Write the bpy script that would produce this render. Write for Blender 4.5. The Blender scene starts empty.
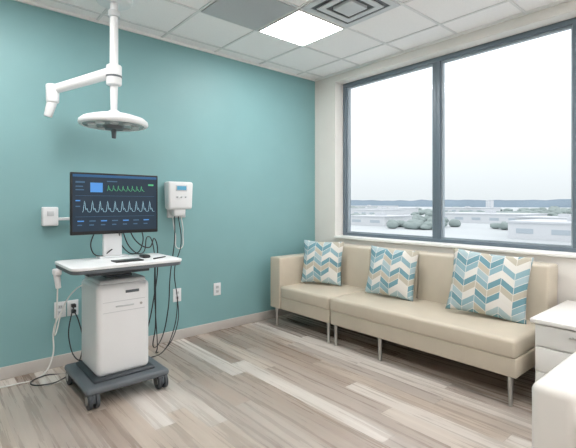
import bpy, bmesh, math, random
from mathutils import Vector, Matrix, noise
random.seed(4)
scene = bpy.context.scene
COL = scene.collection
try:
    scene.view_settings.view_transform = 'Standard'
    scene.view_settings.look = 'None'
except Exception:
    pass

# ------------------------------------------------------------ materials
def srgb(r, g, b):
    def f(c):
        c /= 255.0
        return c/12.92 if c <= 0.04045 else ((c+0.055)/1.055)**2.4
    return (f(r), f(g), f(b), 1.0)

class NT:
    def __init__(s, mat):
        s.t = mat.node_tree; s.n = s.t.nodes; s.l = s.t.links
    def new(s, typ, **kw):
        n = s.n.new(typ)
        for k, v in kw.items():
            setattr(n, k, v)
        return n
    def put(s, sock, v):
        if isinstance(v, bpy.types.NodeSocket): s.l.new(v, sock)
        else: sock.default_value = v
    def m(s, op, a, b=0.0, c=0.0):
        n = s.n.new('ShaderNodeMath'); n.operation = op
        s.put(n.inputs[0], a); s.put(n.inputs[1], b); s.put(n.inputs[2], c)
        return n.outputs[0]
    def comb(s, x, y, z=0.0):
        n = s.n.new('ShaderNodeCombineXYZ')
        s.put(n.inputs[0], x); s.put(n.inputs[1], y); s.put(n.inputs[2], z)
        return n.outputs[0]
    def ramp(s, fac, stops, interp='LINEAR'):
        n = s.n.new('ShaderNodeValToRGB'); n.color_ramp.interpolation = interp
        e = n.color_ramp.elements
        e[0].position = stops[0][0]; e[0].color = stops[0][1]
        e[1].position = stops[1][0]; e[1].color = stops[1][1]
        for p, c in stops[2:]:
            x = e.new(p); x.color = c
        s.put(n.inputs[0], fac)
        return n.outputs[0]
    def mix(s, fac, a, b, mode='MIX'):
        n = s.n.new('ShaderNodeMix'); n.data_type = 'RGBA'; n.blend_type = mode
        s.put(n.inputs[0], fac); s.put(n.inputs[6], a); s.put(n.inputs[7], b)
        return n.outputs[2]

def base(name, col, rough=0.5, metal=0.0, nscale=0, namt=0.0, bump=0.0, bscale=200, spec=0.5, coat=0.0):
    mat = bpy.data.materials.new(name); mat.use_nodes = True
    nt = NT(mat); b = nt.n['Principled BSDF']
    b.inputs['Roughness'].default_value = rough
    b.inputs['Metallic'].default_value = metal
    b.inputs['Specular IOR Level'].default_value = spec
    b.inputs['Coat Weight'].default_value = coat
    tc = nt.new('ShaderNodeTexCoord')
    no = nt.new('ShaderNodeTexNoise'); no.inputs['Scale'].default_value = nscale or 3.0
    no.inputs['Detail'].default_value = 3
    nt.l.new(tc.outputs['Object'], no.inputs['Vector'])
    a = namt or 0.02
    c0 = tuple(max(0, c*(1-a)) for c in col[:3])+(1,)
    c1 = tuple(min(1, c*(1+a)) for c in col[:3])+(1,)
    nt.l.new(nt.ramp(no.outputs[0], [(0.3, c0), (0.7, c1)]), b.inputs['Base Color'])
    if bump > 0:
        n2 = nt.new('ShaderNodeTexNoise'); n2.inputs['Scale'].default_value = bscale
        nt.l.new(tc.outputs['Object'], n2.inputs['Vector'])
        bp = nt.new('ShaderNodeBump'); bp.inputs['Strength'].default_value = bump
        bp.inputs['Distance'].default_value = 0.002
        nt.l.new(n2.outputs[0], bp.inputs['Height']); nt.l.new(bp.outputs[0], b.inputs['Normal'])
    return mat

def emis(name, col, st):
    mat = bpy.data.materials.new(name); mat.use_nodes = True
    nt = NT(mat); b = nt.n['Principled BSDF']
    b.inputs['Base Color'].default_value = tuple(c*0.2 for c in col[:3])+(1,)
    b.inputs['Emission Color'].default_value = col
    b.inputs['Emission Strength'].default_value = st
    return mat

M_teal = base('teal_paint', srgb(131, 174, 177), 0.5, bump=0.08, bscale=350)
M_cream = base('cream_paint', srgb(230, 227, 222), 0.6, bump=0.05, bscale=350)
M_white_trim = base('white_trim', srgb(240, 240, 238), 0.4)
M_baseb = base('baseboard_vinyl', srgb(196, 191, 186), 0.5)
M_tile = base('ceiling_tile', srgb(250, 248, 248), 0.9, nscale=160, namt=0.03, bump=0.2, bscale=260)
M_tbar = base('ceiling_tbar', srgb(228, 228, 228), 0.4)
M_frame = base('window_aluminium', srgb(106, 120, 131), 0.4, 0.1)
M_frame2 = base('window_gasket', srgb(158, 170, 178), 0.4, 0.1)
M_vinyl = base('beige_vinyl', srgb(198, 188, 171), 0.4, nscale=5, namt=0.04, bump=0.12, bscale=300)
M_seam = base('beige_seam', srgb(150, 136, 112), 0.6)
M_steel = base('brushed_steel', srgb(190, 190, 188), 0.3, 0.85)
M_plastic = base('white_plastic', srgb(234, 236, 238), 0.32)
M_plastic2 = base('offwhite_plastic', srgb(206, 210, 213), 0.35)
M_grey = base('grey_plastic', srgb(96, 103, 109), 0.45)
M_dark = base('charcoal_plastic', srgb(60, 66, 72), 0.45)
M_black = base('black_plastic', srgb(18, 19, 21), 0.35)
M_cable = base('black_cable', srgb(36, 38, 42), 0.5)
M_cablew = base('white_cable', srgb(225, 225, 222), 0.5)
M_lam = base('white_laminate', srgb(234, 233, 230), 0.35)
M_wupl = base('white_upholstery', srgb(228, 225, 220), 0.5, bump=0.1, bscale=300)
M_ventgrey = base('vent_grey', srgb(184, 187, 190), 0.6, nscale=120, namt=0.12)
M_ventdark = base('vent_dark', srgb(96, 102, 106), 0.7)
M_lens = base('lamp_lens', srgb(150, 158, 160), 0.2, 0.1)

def floor_mat():
    mat = bpy.data.materials.new('plank_floor'); mat.use_nodes = True
    nt = NT(mat); b = nt.n['Principled BSDF']
    tc = nt.new('ShaderNodeTexCoord'); sp = nt.new('ShaderNodeSeparateXYZ')
    nt.l.new(tc.outputs['Object'], sp.inputs[0])
    x, y = sp.outputs[0], sp.outputs[1]
    W, L = 0.135, 1.6
    xs = nt.m('DIVIDE', x, W); ci = nt.m('FLOOR', xs)
    wn = nt.new('ShaderNodeTexWhiteNoise', noise_dimensions='1D'); nt.l.new(ci, wn.inputs['W'])
    ys = nt.m('ADD', nt.m('DIVIDE', y, L), wn.outputs[0]); ri = nt.m('FLOOR', ys)
    w2 = nt.new('ShaderNodeTexWhiteNoise', noise_dimensions='2D')
    nt.l.new(nt.comb(ci, ri), w2.inputs['Vector'])
    pl = nt.ramp(w2.outputs[0], [(0.0, srgb(150, 135, 124)), (1.0, srgb(222, 216, 210)),
                                 (0.22, srgb(170, 156, 145)), (0.42, srgb(184, 176, 170)), (0.62, srgb(192, 179, 167)), (0.8, srgb(210, 203, 196))])
    g = nt.new('ShaderNodeTexNoise'); g.inputs['Scale'].default_value = 1.0
    g.inputs['Detail'].default_value = 6; g.inputs['Roughness'].default_value = 0.6
    nt.l.new(nt.comb(nt.m('MULTIPLY', x, 24.0), nt.m('ADD', nt.m('MULTIPLY', y, 0.9), nt.m('MULTIPLY', w2.outputs[0], 40.0)), ri), g.inputs['Vector'])
    gr = nt.ramp(g.outputs[0], [(0.32, srgb(176, 164, 155)), (0.66, srgb(252, 251, 249))])
    c = nt.mix(0.5, pl, gr, 'MULTIPLY')
    fx = nt.m('FRACT', xs); fy = nt.m('FRACT', ys)
    ex = nt.m('MAXIMUM', nt.m('LESS_THAN', fx, 0.014), nt.m('LESS_THAN', fy, 0.002))
    c = nt.mix(nt.m('MULTIPLY', ex, 0.35), c, srgb(104, 92, 84))
    nt.l.new(c, b.inputs['Base Color'])
    nt.l.new(nt.m('ADD', nt.m('MULTIPLY', g.outputs[0], 0.16), 0.2), b.inputs['Roughness'])
    b.inputs['Specular IOR Level'].default_value = 0.6
    return mat
M_floor = floor_mat()

def chevron_mat():
    mat = bpy.data.materials.new('chevron_fabric'); mat.use_nodes = True
    nt = NT(mat); b = nt.n['Principled BSDF']
    tc = nt.new('ShaderNodeTexCoord'); sp = nt.new('ShaderNodeSeparateXYZ')
    nt.l.new(tc.outputs['Object'], sp.inputs[0])
    x = nt.m('ADD', sp.outputs[0], 1.0); z = nt.m('ADD', sp.outputs[2], 1.0)
    W = 0.092
    xs = nt.m('DIVIDE', x, W); ci = nt.m('FLOOR', xs)
    tri = nt.m('PINGPONG', x, W)
    s = nt.m('DIVIDE', nt.m('ADD', z, nt.m('MULTIPLY', tri, 0.7)), 0.056)
    si = nt.m('FLOOR', s); fs = nt.m('FRACT', s); fx = nt.m('FRACT', xs)
    w = nt.new('ShaderNodeTexWhiteNoise', noise_dimensions='2D')
    nt.l.new(nt.comb(ci, si), w.inputs['Vector'])
    k = nt.m('FRACT', nt.m('ADD', nt.m('MULTIPLY', si, 0.382), nt.m('MULTIPLY', w.outputs[0], 0.3)))
    c = nt.ramp(k, [(0.0, srgb(110, 152, 164)), (0.19, srgb(220, 218, 212)), (0.36, srgb(168, 190, 196)),
                    (0.52, srgb(188, 182, 166)), (0.72, srgb(222, 220, 216)), (0.84, srgb(140, 174, 184))], 'CONSTANT')
    ln = nt.m('MAXIMUM', nt.m('LESS_THAN', fs, 0.09), nt.m('LESS_THAN', fx, 0.04))
    c = nt.mix(ln, c, srgb(222, 220, 216))
    nt.l.new(c, b.inputs['Base Color']); b.inputs['Roughness'].default_value = 0.9
    n2 = nt.new('ShaderNodeTexNoise'); n2.inputs['Scale'].default_value = 400
    nt.l.new(tc.outputs['Object'], n2.inputs['Vector'])
    bp = nt.new('ShaderNodeBump'); bp.inputs['Strength'].default_value = 0.2; bp.inputs['Distance'].default_value = 0.002
    nt.l.new(n2.outputs[0], bp.inputs['Height']); nt.l.new(bp.outputs[0], b.inputs['Normal'])
    return mat
M_chev = chevron_mat()

def glass_mat():
    mat = bpy.data.materials.new('window_glass'); mat.use_nodes = True
    nt = NT(mat); out = nt.n['Material Output']; nt.n.remove(nt.n['Principled BSDF'])
    tr = nt.new('ShaderNodeBsdfTransparent'); tr.inputs[0].default_value = (0.985, 0.99, 0.99, 1)
    gl = nt.new('ShaderNodeBsdfGlossy'); gl.inputs['Roughness'].default_value = 0.02
    mx = nt.new('ShaderNodeMixShader'); mx.inputs[0].default_value = 0.006
    nt.l.new(tr.outputs[0], mx.inputs[1]); nt.l.new(gl.outputs[0], mx.inputs[2]); nt.l.new(mx.outputs[0], out.inputs[0])
    return mat
M_glass = glass_mat()

# ------------------------------------------------------------ geometry helpers
def link(name, me, mat, parent=None, smooth=False):
    ob = bpy.data.objects.new(name, me); COL.objects.link(ob)
    if mat is not None: me.materials.append(mat)
    if smooth:
        for p in me.polygons: p.use_smooth = True
    if parent is not None:
        ob.parent = parent
        ob.matrix_parent_inverse = Matrix.Translation(-Vector(parent.location))
    return ob

def empty(name, loc):
    e = bpy.data.objects.new(name, None); e.location = loc; e.empty_display_size = 0.1
    COL.objects.link(e); return e

def mesh_from_bm(bm, name):
    me = bpy.data.meshes.new(name); bm.to_mesh(me); bm.free(); return me

def box(name, x0, x1, y0, y1, z0, z1, mat, parent=None, bev=0.0, seg=3, shear_x=0.0, taper=None, subd=False):
    c = Vector(((x0+x1)/2, (y0+y1)/2, (z0+z1)/2))
    bm = bmesh.new(); bmesh.ops.create_cube(bm, size=1.0)
    for v in bm.verts:
        v.co = Vector((v.co.x*(x1-x0), v.co.y*(y1-y0), v.co.z*(z1-z0)))
        if v.co.z > 0: v.co.x += shear_x
        if taper and v.co.z < 0: v.co.x *= taper; v.co.y *= taper
    if bev > 0:
        bmesh.ops.bevel(bm, geom=bm.edges[:], offset=bev, segments=seg, profile=0.5, affect='EDGES')
    me = mesh_from_bm(bm, name)
    ob = link(name, me, mat, parent, smooth=bev > 0)
    ob.location = c
    if bev > 0: auto(me)
    return ob

def auto(me):
    try:
        me.set_sharp_from_angle(angle=math.radians(40))
    except Exception:
        pass

def cyl(name, p0, p1, r0, r1, mat, parent=None, seg=24, bev=0.0):
    p0, p1 = Vector(p0), Vector(p1); d = p1-p0
    bm = bmesh.new()
    bmesh.ops.create_cone(bm, cap_ends=True, segments=seg, radius1=r0, radius2=r1, depth=d.length)
    if bev > 0:
        ed = [e for e in bm.edges if len(e.link_faces) == 2 and any(len(f.verts) > 4 for f in e.link_faces)]
        bmesh.ops.bevel(bm, geom=ed, offset=bev, segments=3, profile=0.5, affect='EDGES')
    rot = Vector((0, 0, 1)).rotation_difference(d.normalized()).to_matrix().to_4x4()
    bm.transform(rot)
    me = mesh_from_bm(bm, name)
    ob = link(name, me, mat, parent, smooth=True); auto(me)
    ob.location = (p0+p1)/2
    return ob

def tube(name, pts, r, mat, parent=None):
    cu = bpy.data.curves.new(name, 'CURVE'); cu.dimensions = '3D'
    cu.bevel_depth = r; cu.bevel_resolution = 3; cu.resolution_u = 10
    sp = cu.splines.new('BEZIER'); sp.bezier_points.add(len(pts)-1)
    for bp, p in zip(sp.bezier_points, pts):
        bp.co = p; bp.handle_left_type = bp.handle_right_type = 'AUTO'
    cu.use_fill_caps = True
    ob = bpy.data.objects.new(name, cu); COL.objects.link(ob); cu.materials.append(mat)
    if parent is not None:
        ob.parent = parent; ob.matrix_parent_inverse = Matrix.Translation(-Vector(parent.location))
    return ob

def poly(name, pts, r, mat, parent=None):
    cu = bpy.data.curves.new(name, 'CURVE'); cu.dimensions = '3D'; cu.bevel_depth = r; cu.bevel_resolution = 1
    sp = cu.splines.new('POLY'); sp.points.add(len(pts)-1)
    for q, p in zip(sp.points, pts): q.co = (p[0], p[1], p[2], 1)
    ob = bpy.data.objects.new(name, cu); COL.objects.link(ob); cu.materials.append(mat)
    if parent is not None:
        ob.parent = parent; ob.matrix_parent_inverse = Matrix.Translation(-Vector(parent.location))
    return ob

# ------------------------------------------------------------ room shell
XW, YW, ZC = 3.94, 4.0, 3.06
XB, YB = -2.5, -2.6
WY0, WY1, WZ0, WZ1, XG = -2.4, 3.634, 0.98, 2.96, 4.09   # window opening

box('floor', XB-0.1, XW+0.25, YB-0.1, YW+0.1, -0.1, 0.0, M_floor)
ceiling = box('ceiling', XB-0.1, XW+0.25, YB-0.1, YW+0.1, ZC+0.012, ZC+0.12, M_tile)
box('wall_teal', XB-0.1, XW+0.25, YW, YW+0.1, 0, ZC+0.012, M_teal)
box('wall_left', XB-0.1, XB, YB, YW, 0, ZC+0.012, M_cream)
box('wall_rear', XB-0.1, XW+0.25, YB-0.1, YB, 0, ZC+0.012, M_cream)
ww = empty('wall_window', (XW+0.12, 0.6, 0))
box('under_sill', XW, XW+0.25, YB, YW, 0, WZ0, M_cream, ww)
box('header', XW, XW+0.25, YB, YW, WZ1, ZC+0.012, M_cream, ww)
box('pier', XW, XW+0.25, WY1, YW, WZ0, WZ1, M_cream, ww)
box('pier_2', XW, XW+0.25, YB, WY0, WZ0, WZ1, M_cream, ww)
box('trim_sill', XW-0.03, XG, WY0, WY1-0.002, WZ0-0.015, WZ0+0.015, M_white_trim, None, 0.006)
box('baseboard_teal', XB, XW, YW-0.014, YW, 0, 0.10, M_baseb, None, 0.004)
box('baseboard_window', XW-0.014, XW, YB, YW-0.014, 0, 0.10, M_baseb, None, 0.004)
box('baseboard_left', XB, XB+0.014, YB, YW-0.014, 0, 0.10, M_baseb, None, 0.004)
box('trim_ceiling_teal', XB, XW, YW-0.02, YW, ZC-0.012, ZC+0.012, M_white_trim)
box('trim_ceiling_window', XW-0.02, XW, YB, YW-0.02, ZC-0.012, ZC+0.012, M_white_trim)
T = 0.61
gx = [2.38+T*k for k in range(-8, 3)]
gy = [2.61+T*k for k in range(-8, 3)]
for i, x in enumerate(gx):
    if x > XB+0.05: box('tbar_x_%d' % i, x-0.011, x+0.011, YB, YW-0.02, ZC+0.004, ZC+0.012, M_tbar, ceiling)
for i, y in enumerate(gy):
    box('tbar_y_%d' % i, XB, XW-0.02, y-0.011, y+0.011, ZC+0.003, ZC+0.011, M_tbar, ceiling)
M_led = emis('led_diffuser', (1.0, 0.975, 0.955, 1), 30.0)
for (lx, ly) in [(2.38, 2.61), (-0.06, 2.61), (2.38, 0.17), (-0.06, 0.17), (2.38, -1.66), (-0.06, -1.66)]:  # first panel is in view; the others are unseen, added to brighten the room
    e = empty('ceiling_light_panel', (lx+T/2, ly+T/2, ZC))
    g = 0.012
    a, b_, c, d = lx+g, lx+T-g, ly+g, ly+T-g
    box('diffuser', a+0.015, b_-0.015, c+0.015, d-0.015, ZC-0.002, ZC+0.010, M_led, e)
    box('rim_1', a, b_, c, c+0.015, ZC-0.006, ZC+0.012, M_white_trim, e)
    box('rim_2', a, b_, d-0.015, d, ZC-0.006, ZC+0.012, M_white_trim, e)
    box('rim_3', a, a+0.015, c+0.015, d-0.015, ZC-0.006, ZC+0.012, M_white_trim, e)
    box('rim_4', b_-0.015, b_, c+0.015, d-0.015, ZC-0.006, ZC+0.012, M_white_trim, e)
e = empty('ceiling_return_grille', (1.77+T/2, 2.61+T/2, ZC))
box('panel', 1.782, 2.368, 2.622, 3.208, ZC-0.003, ZC+0.012, M_ventgrey, e)
e = empty('ceiling_air_vent', (2.38+T/2, 2.0+T/2, ZC))
cx, cy = 2.38+T/2, 2.0+T/2
box('throat', cx-0.29, cx+0.29, cy-0.29, cy+0.29, ZC+0.002, ZC+0.012, M_ventdark, e)
for k, (h, z) in enumerate([(0.293, ZC-0.004), (0.20, ZC-0.012)]):
    w = 0.055
    box('louver_%d_a' % k, cx-h, cx+h, cy-h, cy-h+w, z, z+0.008, M_plastic2, e)
    box('louver_%d_b' % k, cx-h, cx+h, cy+h-w, cy+h, z, z+0.008, M_plastic2, e)
    box('louver_%d_c' % k, cx-h, cx-h+w, cy-h+w, cy+h-w, z, z+0.008, M_plastic2, e)
    box('louver_%d_d' % k, cx+h-w, cx+h, cy-h+w, cy+h-w, z, z+0.008, M_plastic2, e)
box('core', cx-0.10, cx+0.10, cy-0.10, cy+0.10, ZC-0.022, ZC+0.003, M_plastic2, e)

# ------------------------------------------------------------ windows
mull = [WY1, 2.319, 1.035, -0.25, -1.45, WY0]
for i in range(5):
    y1, y0 = mull[i], mull[i+1]
    w = empty('window_%d' % (i+1), (XG+0.05, (y0+y1)/2, 1.97))
    z0, z1 = WZ0+0.015, WZ1
    f = 0.05
    fl = f if i == 0 else 0.042
    fr = 0.042
    x0, x1 = XG, XG+0.10
    box('frame_top', x0, x1, y0, y1, z1-0.045, z1, M_frame, w, 0.003)
    box('frame_bottom', x0, x1, y0, y1, z0, z0+0.035, M_frame, w, 0.003)
    box('frame_jamb', x0, x1, y1-fl, y1, z0+0.035, z1-0.045, M_frame, w, 0.003)
    box('frame_jamb_2', x0, x1, y0, y0+fr, z0+0.035, z1-0.045, M_frame, w, 0.003)
    a, b_, c, d = y0+fr, y1-fl, z0+0.035, z1-0.045
    t = 0.018
    xs0, xs1 = XG+0.03, XG+0.07
    box('sash_1', xs0, xs1, a, b_, d-t, d, M_frame2, w)
    box('sash_2', xs0, xs1, a, b_, c, c+t, M_frame2, w)
    box('sash_3', xs0, xs1, a, a+t, c+t, d-t, M_frame2, w)
    box('sash_4', xs0, xs1, b_-t, b_, c+t, d-t, M_frame2, w)
    box('glass', XG+0.048, XG+0.052, a+t, b_-t, c+t, d-t, M_glass, w)

# ------------------------------------------------------------ sofa
sofa = empty('sofa', (3.45, 2.45, 0))
XF = 3.0
def module(tag, y0, y1):
    box('base_'+tag, XF+0.015, 3.88, y0, y1, 0.21, 0.345, M_vinyl, sofa, 0.012)
    box('seat_'+tag, XF, 3.72, y0, y1, 0.34, 0.475, M_vinyl, sofa, 0.028, 4)
module('1', 2.86, 3.612)
module('2', 1.12, 2.845)
box('arm', XF, 3.74, 3.61, 3.79, 0.21, 0.79, M_vinyl, sofa, 0.018, 4)
for i, (a, b_) in enumerate([(2.855, 3.79), (2.27, 2.85), (1.12, 2.265)]):
    box('back_%d' % (i+1), 3.61, 3.84, a, b_, 0.33, 0.915, M_vinyl, sofa, 0.022, 4, shear_x=0.05)
k = 0
for x in (3.05, 3.82):
    for y in (3.72, 2.90, 2.80, 2.27, 1.17):
        k += 1
        cyl('leg_%d' % k, (x, y, 0.0), (x, y, 0.215), 0.012, 0.02, M_steel, sofa, 16)

# ------------------------------------------------------------ pillows
def pillow(cx_, cy_, cz_, w, h, t, a, tilt, roll=0.0):
    N = 28
    bm = bmesh.new(); grids = []
    for side in (-1, 1):
        g = []
        for i in range(N+1):
            row = []
            for j in range(N+1):
                u = -1+2*i/N; v = -1+2*j/N
                x = w/2*u*(1-0.07*(1-v*v)); z = h/2*v*(1-0.07*(1-u*u))
                th = t/2*((1-abs(u)**2.4)*(1-abs(v)**2.4))**0.55
                th += 0.006*noise.noise(Vector((u*2+cx_*3, v*2+cy_*5, side)))*(1-u*u)*(1-v*v)
                row.append(bm.verts.new((x, side*th, z)))
            g.append(row)
        grids.append(g)
    for s, g in enumerate(grids):
        for i in range(N):
            for j in range(N):
                q = [g[i][j], g[i+1][j], g[i+1][j+1], g[i][j+1]]
                if s == 1: q.reverse()
                bm.faces.new(q)
    bmesh.ops.remove_doubles(bm, verts=bm.verts[:], dist=0.0004)
    me = mesh_from_bm(bm, 'throw_pillow')
    ob = link('throw_pillow', me, M_chev, None, True)
    ob.location = (cx_, cy_, cz_)
    ob.rotation_euler = (math.radians(-tilt), math.radians(roll), math.radians(-90+a))
    return ob
pillow(3.43, 3.365, 0.73, 0.49, 0.50, 0.14, 26, 10, 1)
pillow(3.48, 2.455, 0.72, 0.51, 0.49, 0.14, 12, 12, 3)
pillow(3.475, 1.51, 0.742, 0.61, 0.53, 0.15, 12, 13, 4)

# ------------------------------------------------------------ side cabinet
cab = empty('side_cabinet', (3.5, 0.76, 0))
box('plinth', 3.16, 3.84, 0.50, 1.00, 0.0, 0.10, M_grey, cab)
box('carcass', 3.12, 3.86, 0.46, 1.04, 0.10, 0.60, M_lam, cab, 0.003)
box('top', 3.08, 3.88, 0.44, 1.06, 0.60, 0.63, M_lam, cab, 0.006)
for i, (a, b_) in enumerate([(0.45, 0.59), (0.28, 0.44), (0.115, 0.27)]):
    box('drawer_%d' % (i+1), 3.102, 3.122, 0.47, 1.03, a, b_, M_lam, cab, 0.003)
    box('handle_%d' % (i+1), 3.080, 3.090, 0.67, 0.83, (a+b_)/2+0.02, (a+b_)/2+0.03, M_steel, cab, 0.002)
    box('post_%d' % (i+1), 3.085, 3.105, 0.68, 0.69, (a+b_)/2+0.02, (a+b_)/2+0.03, M_steel, cab)
    box('post_b_%d' % (i+1), 3.085, 3.105, 0.81, 0.82, (a+b_)/2+0.02, (a+b_)/2+0.03, M_steel, cab)

# ------------------------------------------------------------ armchair (white club chair)
ch = empty('armchair', (2.6, 0.35, 0))
box('arm_1', 2.23, 2.99, 0.58, 0.77, 0.07, 0.53, M_wupl, ch, 0.045, 6)
box('arm_2', 2.23, 2.99, -0.07, 0.10, 0.07, 0.53, M_wupl, ch, 0.045, 6)
box('backrest', 2.82, 2.99, 0.09, 0.59, 0.07, 0.53, M_wupl, ch, 0.035, 5)
box('seat_base', 2.25, 2.84, 0.095, 0.585, 0.07, 0.26, M_wupl, ch, 0.015, 4)
box('seat_cushion', 2.24, 2.83, 0.102, 0.578, 0.26, 0.43, M_wupl, ch, 0.04, 5)
k = 0
for x in (2.31, 2.91):
    for y in (0.02, 0.68):
        k += 1
        cyl('foot_%d' % k, (x, y, 0), (x, y, 0.075), 0.018, 0.024, M_steel, ch, 16)

# ------------------------------------------------------------ medical cart
cart = empty('medical_cart', (1.09, 3.3, 0))
box('base_plate', 0.80, 1.39, 2.98, 3.60, 0.10, 0.15, M_grey, cart, 0.022, 4)
box('base_hub', 0.87, 1.31, 3.06, 3.54, 0.145, 0.17, M_dark, cart, 0.012, 3)
k = 0
for x in (0.85, 1.34):
    for y in (3.03, 3.55):
        k += 1
        cyl('caster_stem_%d' % k, (x, y, 0.075), (x, y, 0.11), 0.014, 0.014, M_grey, cart, 16)
        cyl('caster_wheel_%da' % k, (x-0.036, y, 0.06), (x-0.010, y, 0.06), 0.06, 0.06, M_dark, cart, 28, 0.006)
        cyl('caster_wheel_%db' % k, (x+0.010, y, 0.06), (x+0.036, y, 0.06), 0.06, 0.06, M_dark, cart, 28, 0.006)
        cyl('caster_hub_%d' % k, (x-0.039, y, 0.06), (x+0.039, y, 0.06), 0.028, 0.028, M_steel, cart, 20)
        box('caster_hood_%d' % k, x-0.010, x+0.010, y-0.045, y+0.045, 0.045, 0.10, M_grey, cart, 0.005)
box('body', 0.90, 1.285, 3.10, 3.52, 0.16, 0.825, M_plastic, cart, 0.04, 6)
box('body_cap', 0.925, 1.26, 3.12, 3.50, 0.815, 0.85, M_plastic2, cart, 0.015, 4)
box('drawer_seam_1', 0.94, 1.245, 3.0985, 3.104, 0.690, 0.695, M_plastic2, cart)
box('drawer_seam_2', 0.94, 1.245, 3.0985, 3.104, 0.615, 0.620, M_plastic2, cart)
box('label', 1.10, 1.20, 3.0975, 3.104, 0.745, 0.765, M_grey, cart, 0.001)
box('drawer_pull', 1.03, 1.16, 3.090, 3.104, 0.65, 0.660, M_plastic2, cart, 0.003)
cyl('lock', (1.215, 3.095, 0.655), (1.215, 3.106, 0.655), 0.009, 0.009, M_steel, cart, 16)
box('lift_column', 1.02, 1.17, 3.24, 3.38, 0.84, 0.955, M_plastic2, cart, 0.01)
box('lift_collar', 1.0, 1.19, 3.21, 3.41, 0.845, 0.87, M_dark, cart, 0.006)
def slab(name, x0, x1, y0, y1, z0, z1, r, mat, parent, bev=0.004):
    bm = bmesh.new(); vs = []
    for (cx_, cy_, a0) in [(x1-r, y1-r, 0), (x0+r, y1-r, 90), (x0+r, y0+r, 180), (x1-r, y0+r, 270)]:
        for i in range(9):
            a = math.radians(a0+i*90/8)
            vs.append(bm.verts.new((cx_+r*math.cos(a), cy_+r*math.sin(a), z0)))
    f = bm.faces.new(vs)
    ret = bmesh.ops.extrude_face_region(bm, geom=[f])
    for v in ret['geom']:
        if isinstance(v, bmesh.types.BMVert): v.co.z = z1
    bmesh.ops.recalc_face_normals(bm, faces=bm.faces[:])
    ed = [e for e in bm.edges if any(len(q.verts) > 4 for q in e.link_faces)]
    bmesh.ops.bevel(bm, geom=ed, offset=bev, segments=3, profile=0.5, affect='EDGES')
    me = mesh_from_bm(bm, name); ob = link(name, me, mat, parent, True); auto(me); return ob
slab('work_surface', 0.69, 1.47, 2.90, 3.42, 0.965, 0.985, 0.06, M_plastic, cart)
slab('surface_edge', 0.695, 1.465, 2.905, 3.415, 0.940, 0.965, 0.06, M_grey, cart)
box('keyboard_tray', 0.80, 1.22, 2.95, 3.12, 0.915, 0.935, M_dark, cart, 0.006)
box('mast', 1.02, 1.16, 3.345, 3.385, 0.98, 1.42, M_plastic, cart, 0.008)
box('mast_foot', 0.98, 1.20, 3.30, 3.40, 0.984, 1.0, M_plastic2, cart, 0.006)
cyl('hand_scanner_grip', (0.70, 3.30, 0.80), (0.69, 3.31, 0.90), 0.018, 0.022, M_plastic, cart, 16, 0.006)
box('hand_scanner_head', 0.665, 0.715, 3.26, 3.34, 0.895, 0.940, M_plastic, cart, 0.012)

pen = cyl('pen', (1.28, 3.02, 0.990), (1.40, 3.08, 0.990), 0.005, 0.004, M_black, None, 12)
mouse = box('computer_mouse', 1.24, 1.30, 3.12, 3.21, 0.985, 1.008, M_black, None, 0.011, 4)
box('tablet', 1.00, 1.20, 3.00, 3.12, 0.985, 0.993, M_black, None, 0.0035)

# ------------------------------------------------------------ monitor
mon = empty('computer_monitor', (1.107, 3.3, 1.4))
MX0, MX1, MZ0, MZ1, MY = 0.775, 1.43, 1.172, 1.632, 3.29
box('housing', MX0, MX1, MY, MY+0.03, MZ0, MZ1, M_black, mon, 0.006, 3)
box('rear_bulge', MX0+0.15, MX1-0.15, MY+0.028, MY+0.055, MZ0+0.08, MZ1-0.10, M_black, mon, 0.012)
M_scr = emis('screen_navy', srgb(20, 42, 60), 0.95)
M_bar = emis('screen_bar', srgb(34, 84, 126), 1.0)
M_ui1 = emis('ui_blue', srgb(78, 144, 214), 0.95)
M_ui2 = emis('ui_green', srgb(84, 184, 126), 0.95)
M_ui3 = emis('ui_pale', srgb(160, 202, 218), 0.95)
M_ui4 = emis('ui_dim', srgb(62, 98, 126), 0.95)
sx0, sx1, sz0, sz1 = MX0+0.014, MX1-0.014, MZ0+0.026, MZ1-0.014
box('screen', sx0, sx1, MY-0.002, MY+0.002, sz0, sz1, M_scr, mon)
def ui(n, u0, u1, v0, v1, mat):
    W_, H_ = sx1-sx0, sz1-sz0
    box(n, sx0+u0*W_, sx0+u1*W_, MY-0.0035, MY-0.001, sz1-v1*H_, sz1-v0*H_, mat, mon)
ui('ui_header', 0, 1, 0, 0.045, M_bar)
ui('ui_tile', 0.19, 0.33, 0.14, 0.31, M_ui1)
ui('ui_side_1', 0.03, 0.13, 0.12, 0.15, M_ui4); ui('ui_side_2', 0.03, 0.11, 0.20, 0.22, M_ui4)
ui('ui_side_3', 0.03, 0.12, 0.26, 0.28, M_ui4); ui('ui_side_4', 0.03, 0.08, 0.45, 0.47, M_ui1)
ui('ui_side_5', 0.03, 0.08, 0.55, 0.57, M_ui4)
ui('ui_rule', 0.03, 0.97, 0.37, 0.375, M_ui4)
ui('ui_rule_2', 0.03, 0.97, 0.74, 0.745, M_ui4)
for i in range(7):
    ui('ui_num_%d' % i, 0.05+i*0.13, 0.05+i*0.13+0.07, 0.81, 0.83, M_ui4 if i % 2 else M_ui1)
    ui('ui_txt_%d' % i, 0.05+i*0.13, 0.05+i*0.13+0.05, 0.88, 0.90, M_ui4)
ui('ui_n1', 0.38, 0.5, 0.10, 0.12, M_ui4); ui('ui_n2', 0.89, 0.96, 0.14, 0.17, M_ui2)
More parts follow.
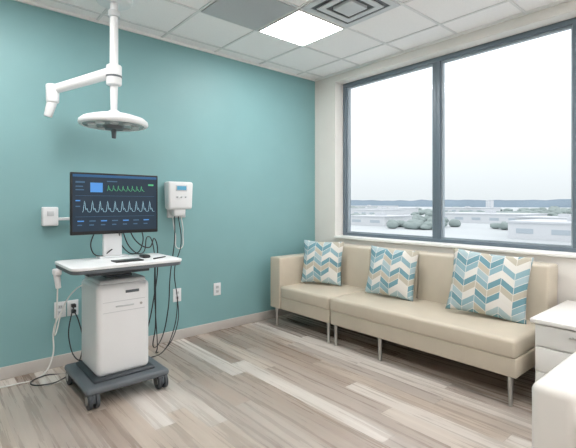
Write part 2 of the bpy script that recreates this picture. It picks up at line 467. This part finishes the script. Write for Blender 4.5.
def wave(n, u0, u1, vc, amp, cnt, mat, shape, r=0.0012):
    W_, H_ = sx1-sx0, sz1-sz0; pts = []
    S = 14
    for i in range(cnt*S+1):
        p = (i % S)/S
        h = math.exp(-((p-0.3)/0.11)**2)+0.35*math.exp(-((p-0.6)/0.1)**2)
        pts.append((sx0+(u0+(u1-u0)*i/(cnt*S))*W_, MY-0.004, sz1-(vc-amp*h)*H_))
    poly(n, pts, r, mat, mon)
wave('ui_wave_green', 0.38, 0.84, 0.28, 0.10, 8, M_ui2, 1, 0.0013)
wave('ui_wave_pulse', 0.10, 0.97, 0.66, 0.20, 10, M_ui3, 1, 0.0015)
box('mount', 1.04, 1.14, 3.333, 3.350, 1.30, 1.42, M_dark, mon)

# ------------------------------------------------------------ wall equipment
dev = empty('wall_vital_signs_unit', (1.93, 3.94, 1.44))
box('backplate', 1.83, 2.03, 3.975, 4.0, 1.26, 1.56, M_plastic2, dev, 0.008)
box('case', 1.785, 2.06, 3.86, 3.98, 1.345, 1.625, M_plastic, dev, 0.025, 5, taper=0.93)
box('lower_case', 1.85, 1.99, 3.88, 3.98, 1.275, 1.36, M_plastic, dev, 0.02, 4, taper=0.85)
box('display', 1.865, 1.985, 3.855, 3.862, 1.53, 1.59, M_plastic2, dev, 0.002)
box('display_face', 1.875, 1.975, 3.852, 3.857, 1.54, 1.58, emis('lcd_blue', srgb(96, 168, 200), 0.8), dev)
for i in range(3):
    cyl('button_%d' % i, (1.88+0.045*i, 3.848, 1.47), (1.88+0.045*i, 3.866, 1.47), 0.008, 0.008, M_plastic2, dev, 16)
jb = empty('wall_bracket_box', (0.776, 3.97, 1.29))
box('box', 0.715, 0.835, 3.93, 4.0, 1.215, 1.375, M_plastic, jb, 0.012, 4)
box('arm', 0.83, 0.97, 3.94, 3.965, 1.26, 1.285, M_plastic, jb, 0.006)
cyl('knob', (0.96, 3.93, 1.272), (0.96, 3.975, 1.272), 0.022, 0.022, M_plastic2, jb, 20, 0.004)
box('socket', 0.75, 0.80, 3.925, 3.932, 1.30, 1.34, M_plastic2, jb, 0.003)
def outlet(x, z, plugged):
    o = empty('electrical_outlet', (x, 3.99, z))
    box('cover', x-0.045, x+0.045, 3.993, 4.0, z-0.068, z+0.068, M_plastic, o, 0.003)
    for i, dz in enumerate((-0.024, 0.024)):
        box('face_%d' % i, x-0.018, x+0.018, 3.990, 3.994, z+dz-0.016, z+dz+0.016, M_plastic2, o, 0.002)
        for j, dx in enumerate((-0.007, 0.007)):
            box('slot_%d_%d' % (i, j), x+dx-0.0015, x+dx+0.0015, 3.989, 3.991, z+dz-0.005, z+dz+0.007, M_black, o)
    for dz in plugged:
        box('plug', x-0.016, x+0.016, 3.945, 3.99, z+dz-0.015, z+dz+0.015, M_black, o, 0.005)
outlet(0.86, 0.49, [])
outlet(0.96, 0.49, [0.024, -0.024])
outlet(1.944, 0.46, [])
outlet(2.42, 0.458, [])

# cables
tube('monitor_cable', [(1.20, 3.36, 1.26), (1.27, 3.34, 1.10), (1.38, 3.36, 1.04), (1.48, 3.47, 1.10), (1.52, 3.50, 0.9), (1.46, 3.46, 0.55), (1.42, 3.50, 0.30), (1.42, 3.66, 0.10)], 0.005, M_cable)
tube('monitor_cable', [(1.15, 3.36, 1.24), (1.22, 3.30, 1.04), (1.32, 3.34, 1.00), (1.40, 3.44, 1.12), (1.50, 3.56, 1.05), (1.50, 3.52, 0.6), (1.56, 3.60, 0.12), (1.62, 3.75, 0.01), (1.80, 3.88, 0.01), (1.93, 3.95, 0.2), (1.944, 3.985, 0.44)], 0.0045, M_cable)
tube('monitor_cable', [(0.97, 3.36, 1.22), (0.93, 3.34, 1.06), (1.0, 3.36, 1.0), (1.08, 3.33, 1.05)], 0.0045, M_cable)
tube('monitor_cable', [(1.30, 3.34, 1.24), (1.33, 3.36, 1.08), (1.26, 3.34, 1.0), (1.17, 3.36, 1.06), (1.13, 3.34, 1.2)], 0.0045, M_cable)
tube('device_cable', [(1.88, 3.92, 1.28), (1.87, 3.9, 1.05), (1.80, 3.85, 0.7), (1.75, 3.8, 0.35), (1.66, 3.75, 0.12), (1.55, 3.65, 0.10), (1.50, 3.5, 0.35), (1.47, 3.44, 0.92)], 0.005, M_cable)
tube('device_cable', [(1.92, 3.92, 1.28), (1.94, 3.9, 1.0), (1.86, 3.88, 0.75), (1.88, 3.86, 0.4), (1.80, 3.8, 0.14), (1.66, 3.72, 0.01), (1.5, 3.66, 0.01)], 0.0045, M_cable)
tube('device_cable', [(1.95, 3.92, 1.28), (1.97, 3.92, 1.1), (1.92, 3.9, 0.95), (1.89, 3.93, 1.1), (1.87, 3.95, 1.27)], 0.005, M_cablew)
tube('power_cable', [(0.96, 3.945, 0.514), (0.93, 3.90, 0.47), (0.90, 3.86, 0.25), (0.95, 3.75, 0.10), (1.02, 3.62, 0.2), (1.05, 3.51, 0.3)], 0.005, M_cable)
tube('power_cable', [(0.96, 3.945, 0.466), (0.98, 3.90, 0.40), (1.0, 3.85, 0.15), (0.90, 3.80, 0.01), (0.72, 3.84, 0.01), (0.60, 3.74, 0.01), (0.70, 3.64, 0.01), (0.84, 3.70, 0.01), (0.92, 3.64, 0.10)], 0.005, M_cable)
tube('power_cable', [(0.86, 3.985, 0.466), (0.80, 3.93, 0.36), (0.78, 3.9, 0.12), (0.70, 3.86, 0.01), (0.5, 3.80, 0.01), (0.3, 3.84, 0.01)], 0.006, M_cablew)
tube('scanner_cable', [(0.695, 3.305, 0.80), (0.70, 3.36, 0.60), (0.72, 3.50, 0.42), (0.80, 3.60, 0.6), (0.86, 3.50, 0.74), (0.90, 3.45, 0.78)], 0.005, M_cablew)

# ------------------------------------------------------------ surgical light
sl = empty('surgical_light', (1.115, 3.40, ZC))
LX, LY = 1.115, 3.40
cyl('ceiling_flange', (LX, LY, ZC-0.07), (LX, LY, ZC+0.012), 0.13, 0.15, M_plastic, sl, 40, 0.01)
cyl('drop_tube', (LX, LY, 2.46), (LX, LY, ZC-0.06), 0.032, 0.032, M_plastic, sl, 28)
cyl('tube_collar', (LX, LY, 2.88), (LX, LY, 2.93), 0.045, 0.045, M_plastic2, sl, 28, 0.006)
cyl('hub', (LX, LY, 2.34), (LX, LY, 2.50), 0.058, 0.058, M_plastic, sl, 32, 0.012)
cyl('hub_ring', (LX, LY, 2.40), (LX, LY, 2.415), 0.061, 0.061, M_grey, sl, 32)
cyl('lower_stem', (LX, LY, 2.12), (LX, LY, 2.35), 0.024, 0.03, M_plastic, sl, 24)
ax, ay = 0.735, 3.72
cyl('arm', (LX-0.02, LY+0.017, 2.44), (ax, ay, 2.30), 0.046, 0.036, M_plastic, sl, 28, 0.01)
cyl('elbow', (ax+0.01, ay-0.01, 2.20), (ax+0.01, ay-0.01, 2.345), 0.045, 0.05, M_plastic, sl, 28, 0.012)
cyl('arm_tip', (ax-0.02, ay+0.01, 2.09), (ax+0.01, ay-0.01, 2.22), 0.030, 0.038, M_plastic, sl, 24, 0.008)
cyl('lamp_neck', (LX, LY, 2.085), (LX, LY, 2.14), 0.06, 0.04, M_plastic, sl, 28, 0.008)
def lathe(name, prof, cx_, cy_, mat, parent, seg=64):
    bm = bmesh.new(); rings = []
    for r, z in prof:
        if r < 1e-5: rings.append([bm.verts.new((0, 0, z))])
        else: rings.append([bm.verts.new((r*math.cos(2*math.pi*i/seg), r*math.sin(2*math.pi*i/seg), z)) for i in range(seg)])
    for a, b_ in zip(rings, rings[1:]):
        for i in range(seg):
            j = (i+1) % seg
            if len(a) == 1: bm.faces.new([a[0], b_[j], b_[i]])
            elif len(b_) == 1: bm.faces.new([a[i], a[j], b_[0]])
            else: bm.faces.new([a[i], a[j], b_[j], b_[i]])
    bmesh.ops.recalc_face_normals(bm, faces=bm.faces[:])
    me = mesh_from_bm(bm, name); ob = link(name, me, mat, parent, True); auto(me)
    ob.location = (cx_, cy_, 0); return ob
Q = 0.95
lathe('lamp_head', [(0, 2.115), (0.08*Q, 2.115), (0.16*Q, 2.102), (0.24*Q, 2.078), (0.268*Q, 2.056), (0.272*Q, 2.036), (0.265*Q, 2.022), (0.25*Q, 2.016), (0.245*Q, 2.022), (0, 2.022)], LX, LY, M_plastic, sl)
lathe('lamp_face', [(0, 2.014), (0.235*Q, 2.018), (0.244*Q, 2.024)], LX, LY, M_lens, sl)
for i in range(10):
    a = 2*math.pi*i/10
    cyl('led_pod_%d' % i, (LX+0.165*math.cos(a), LY+0.165*math.sin(a), 2.008), (LX+0.165*math.cos(a), LY+0.165*math.sin(a), 2.020), 0.030, 0.034, M_plastic2, sl, 20)
cyl('lamp_core', (LX, LY, 1.990), (LX, LY, 2.018), 0.065, 0.085, M_grey, sl, 32, 0.004)
cyl('sterile_handle', (LX, LY, 1.92), (LX, LY, 1.995), 0.016, 0.021, M_grey, sl, 20, 0.006)

# ------------------------------------------------------------ exterior
GZ = -6.0
M_ground = base('outdoor_ground', srgb(190, 195, 197), 0.95, nscale=0.03, namt=0.08)  # ground, building, tree and hill colours paled: distance haze painted in
M_bwall = base('building_wall', srgb(212, 214, 217), 0.8)
M_bwin = base('building_glass', srgb(178, 188, 196), 0.4)
M_roof = base('building_roof', srgb(204, 207, 211), 0.9)
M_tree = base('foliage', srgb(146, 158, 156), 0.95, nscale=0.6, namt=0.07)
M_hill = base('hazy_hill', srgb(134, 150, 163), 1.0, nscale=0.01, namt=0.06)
box('ground_outside', 12, 2600, -900, 2600, GZ-0.5, GZ, M_ground)
BL = []
def building(x, y, sx, sy, h, rows=1):
    BL.append((x, y, sx, sy))
    e = empty('building', (x, y, GZ))
    box('walls', x-sx/2, x+sx/2, y-sy/2, y+sy/2, GZ, GZ+h, M_bwall, e)
    box('roof', x-sx/2-0.3, x+sx/2+0.3, y-sy/2-0.3, y+sy/2+0.3, GZ+h, GZ+h+0.35, M_roof, e)
    n = max(2, int(sy/6))
    for r in range(rows):
        z = GZ+h*(r+0.35)/rows
        for i in range(n):
            yy = y-sy/2+(i+0.5)*sy/n
            box('pane_%d_%d' % (r, i), x-sx/2-0.06, x-sx/2+0.02, yy-0.25*sy/n, yy+0.25*sy/n, z, z+h*0.3/rows, M_bwin, e)
    box('roof_unit', x-1.5, x+1.5, y-2, y+1, GZ+h+0.35, GZ+h+1.3, M_roof, e)
building(104, 27, 18, 20, 3.4)
building(172, 74, 24, 34, 3.4)
building(122, 91, 16, 16, 3.0)
building(150, 42, 16, 22, 3.0)
building(260, 190, 30, 40, 4.0)
building(900, 387, 10, 12, 15, 4)
building(420, 330, 40, 60, 5.0, 2)
building(210, 158, 20, 24, 3.6)
building(330, 160, 30, 40, 4.2)
bm = bmesh.new()
def blob(x, y, r, h):
    ret = bmesh.ops.create_icosphere(bm, subdivisions=2, radius=1.0)
    o = Vector((random.random()*50, random.random()*50, 0))
    for v in ret['verts']:
        d = 1+0.35*noise.noise(v.co*1.7+o)
        v.co = Vector((x+v.co.x*r*d, y+v.co.y*r*d, GZ+h*0.5+v.co.z*h*0.52*d))
for i in range(105):
    ang = random.uniform(0.2, 0.78); dist = random.choice([random.uniform(125, 200), random.uniform(180, 480), random.uniform(200, 520)])
    cx_, cy_ = dist*math.cos(ang), dist*math.sin(ang)
    s = dist/150
    for k in range(random.randint(3, 5)):
        bx, by = cx_+random.uniform(-4, 4)*s, cy_+random.uniform(-7, 7)*s
        r = random.uniform(1.4, 2.4)*max(1, s*0.8)
        if any(abs(bx-q[0]) < q[2]/2+r*1.3+1 and abs(by-q[1]) < q[3]/2+r*1.3+1 for q in BL): continue
        blob(bx, by, r, random.uniform(1.5, 2.6)*max(1, s*0.6))
link('tree_grove', mesh_from_bm(bm, 'tree_grove'), M_tree, None, True)
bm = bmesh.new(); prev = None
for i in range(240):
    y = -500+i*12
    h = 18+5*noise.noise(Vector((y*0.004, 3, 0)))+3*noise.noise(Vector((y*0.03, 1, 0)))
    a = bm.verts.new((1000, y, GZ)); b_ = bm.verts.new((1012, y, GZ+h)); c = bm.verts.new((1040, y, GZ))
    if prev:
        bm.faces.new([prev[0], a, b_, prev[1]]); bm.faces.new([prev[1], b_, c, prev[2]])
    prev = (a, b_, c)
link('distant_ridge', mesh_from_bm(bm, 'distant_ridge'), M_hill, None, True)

# ------------------------------------------------------------ world
w = bpy.data.worlds.new('overcast_sky'); scene.world = w; w.use_nodes = True
nt = w.node_tree; bg = nt.nodes['Background']
tc = nt.nodes.new('ShaderNodeTexCoord'); sp = nt.nodes.new('ShaderNodeSeparateXYZ')
nt.links.new(tc.outputs['Generated'], sp.inputs[0])
rp = nt.nodes.new('ShaderNodeValToRGB')
rp.color_ramp.elements[0].position = 0.0; rp.color_ramp.elements[0].color = (0.46, 0.49, 0.505, 1)
rp.color_ramp.elements[1].position = 0.55; rp.color_ramp.elements[1].color = (0.95, 0.97, 1.0, 1)
nt.links.new(sp.outputs[2], rp.inputs[0]); nt.links.new(rp.outputs[0], bg.inputs[0])
bg.inputs[1].default_value = 1.85

# ------------------------------------------------------------ camera
cam = bpy.data.cameras.new('camera'); co = bpy.data.objects.new('camera', cam); COL.objects.link(co)
co.location = (0, 0, 1.4); co.rotation_euler = (math.radians(90), 0, math.radians(-40.86))
cam.lens = 26.0; cam.sensor_width = 36; cam.shift_y = -20/576
cam.clip_end = 5000; cam.clip_start = 0.05
scene.camera = co
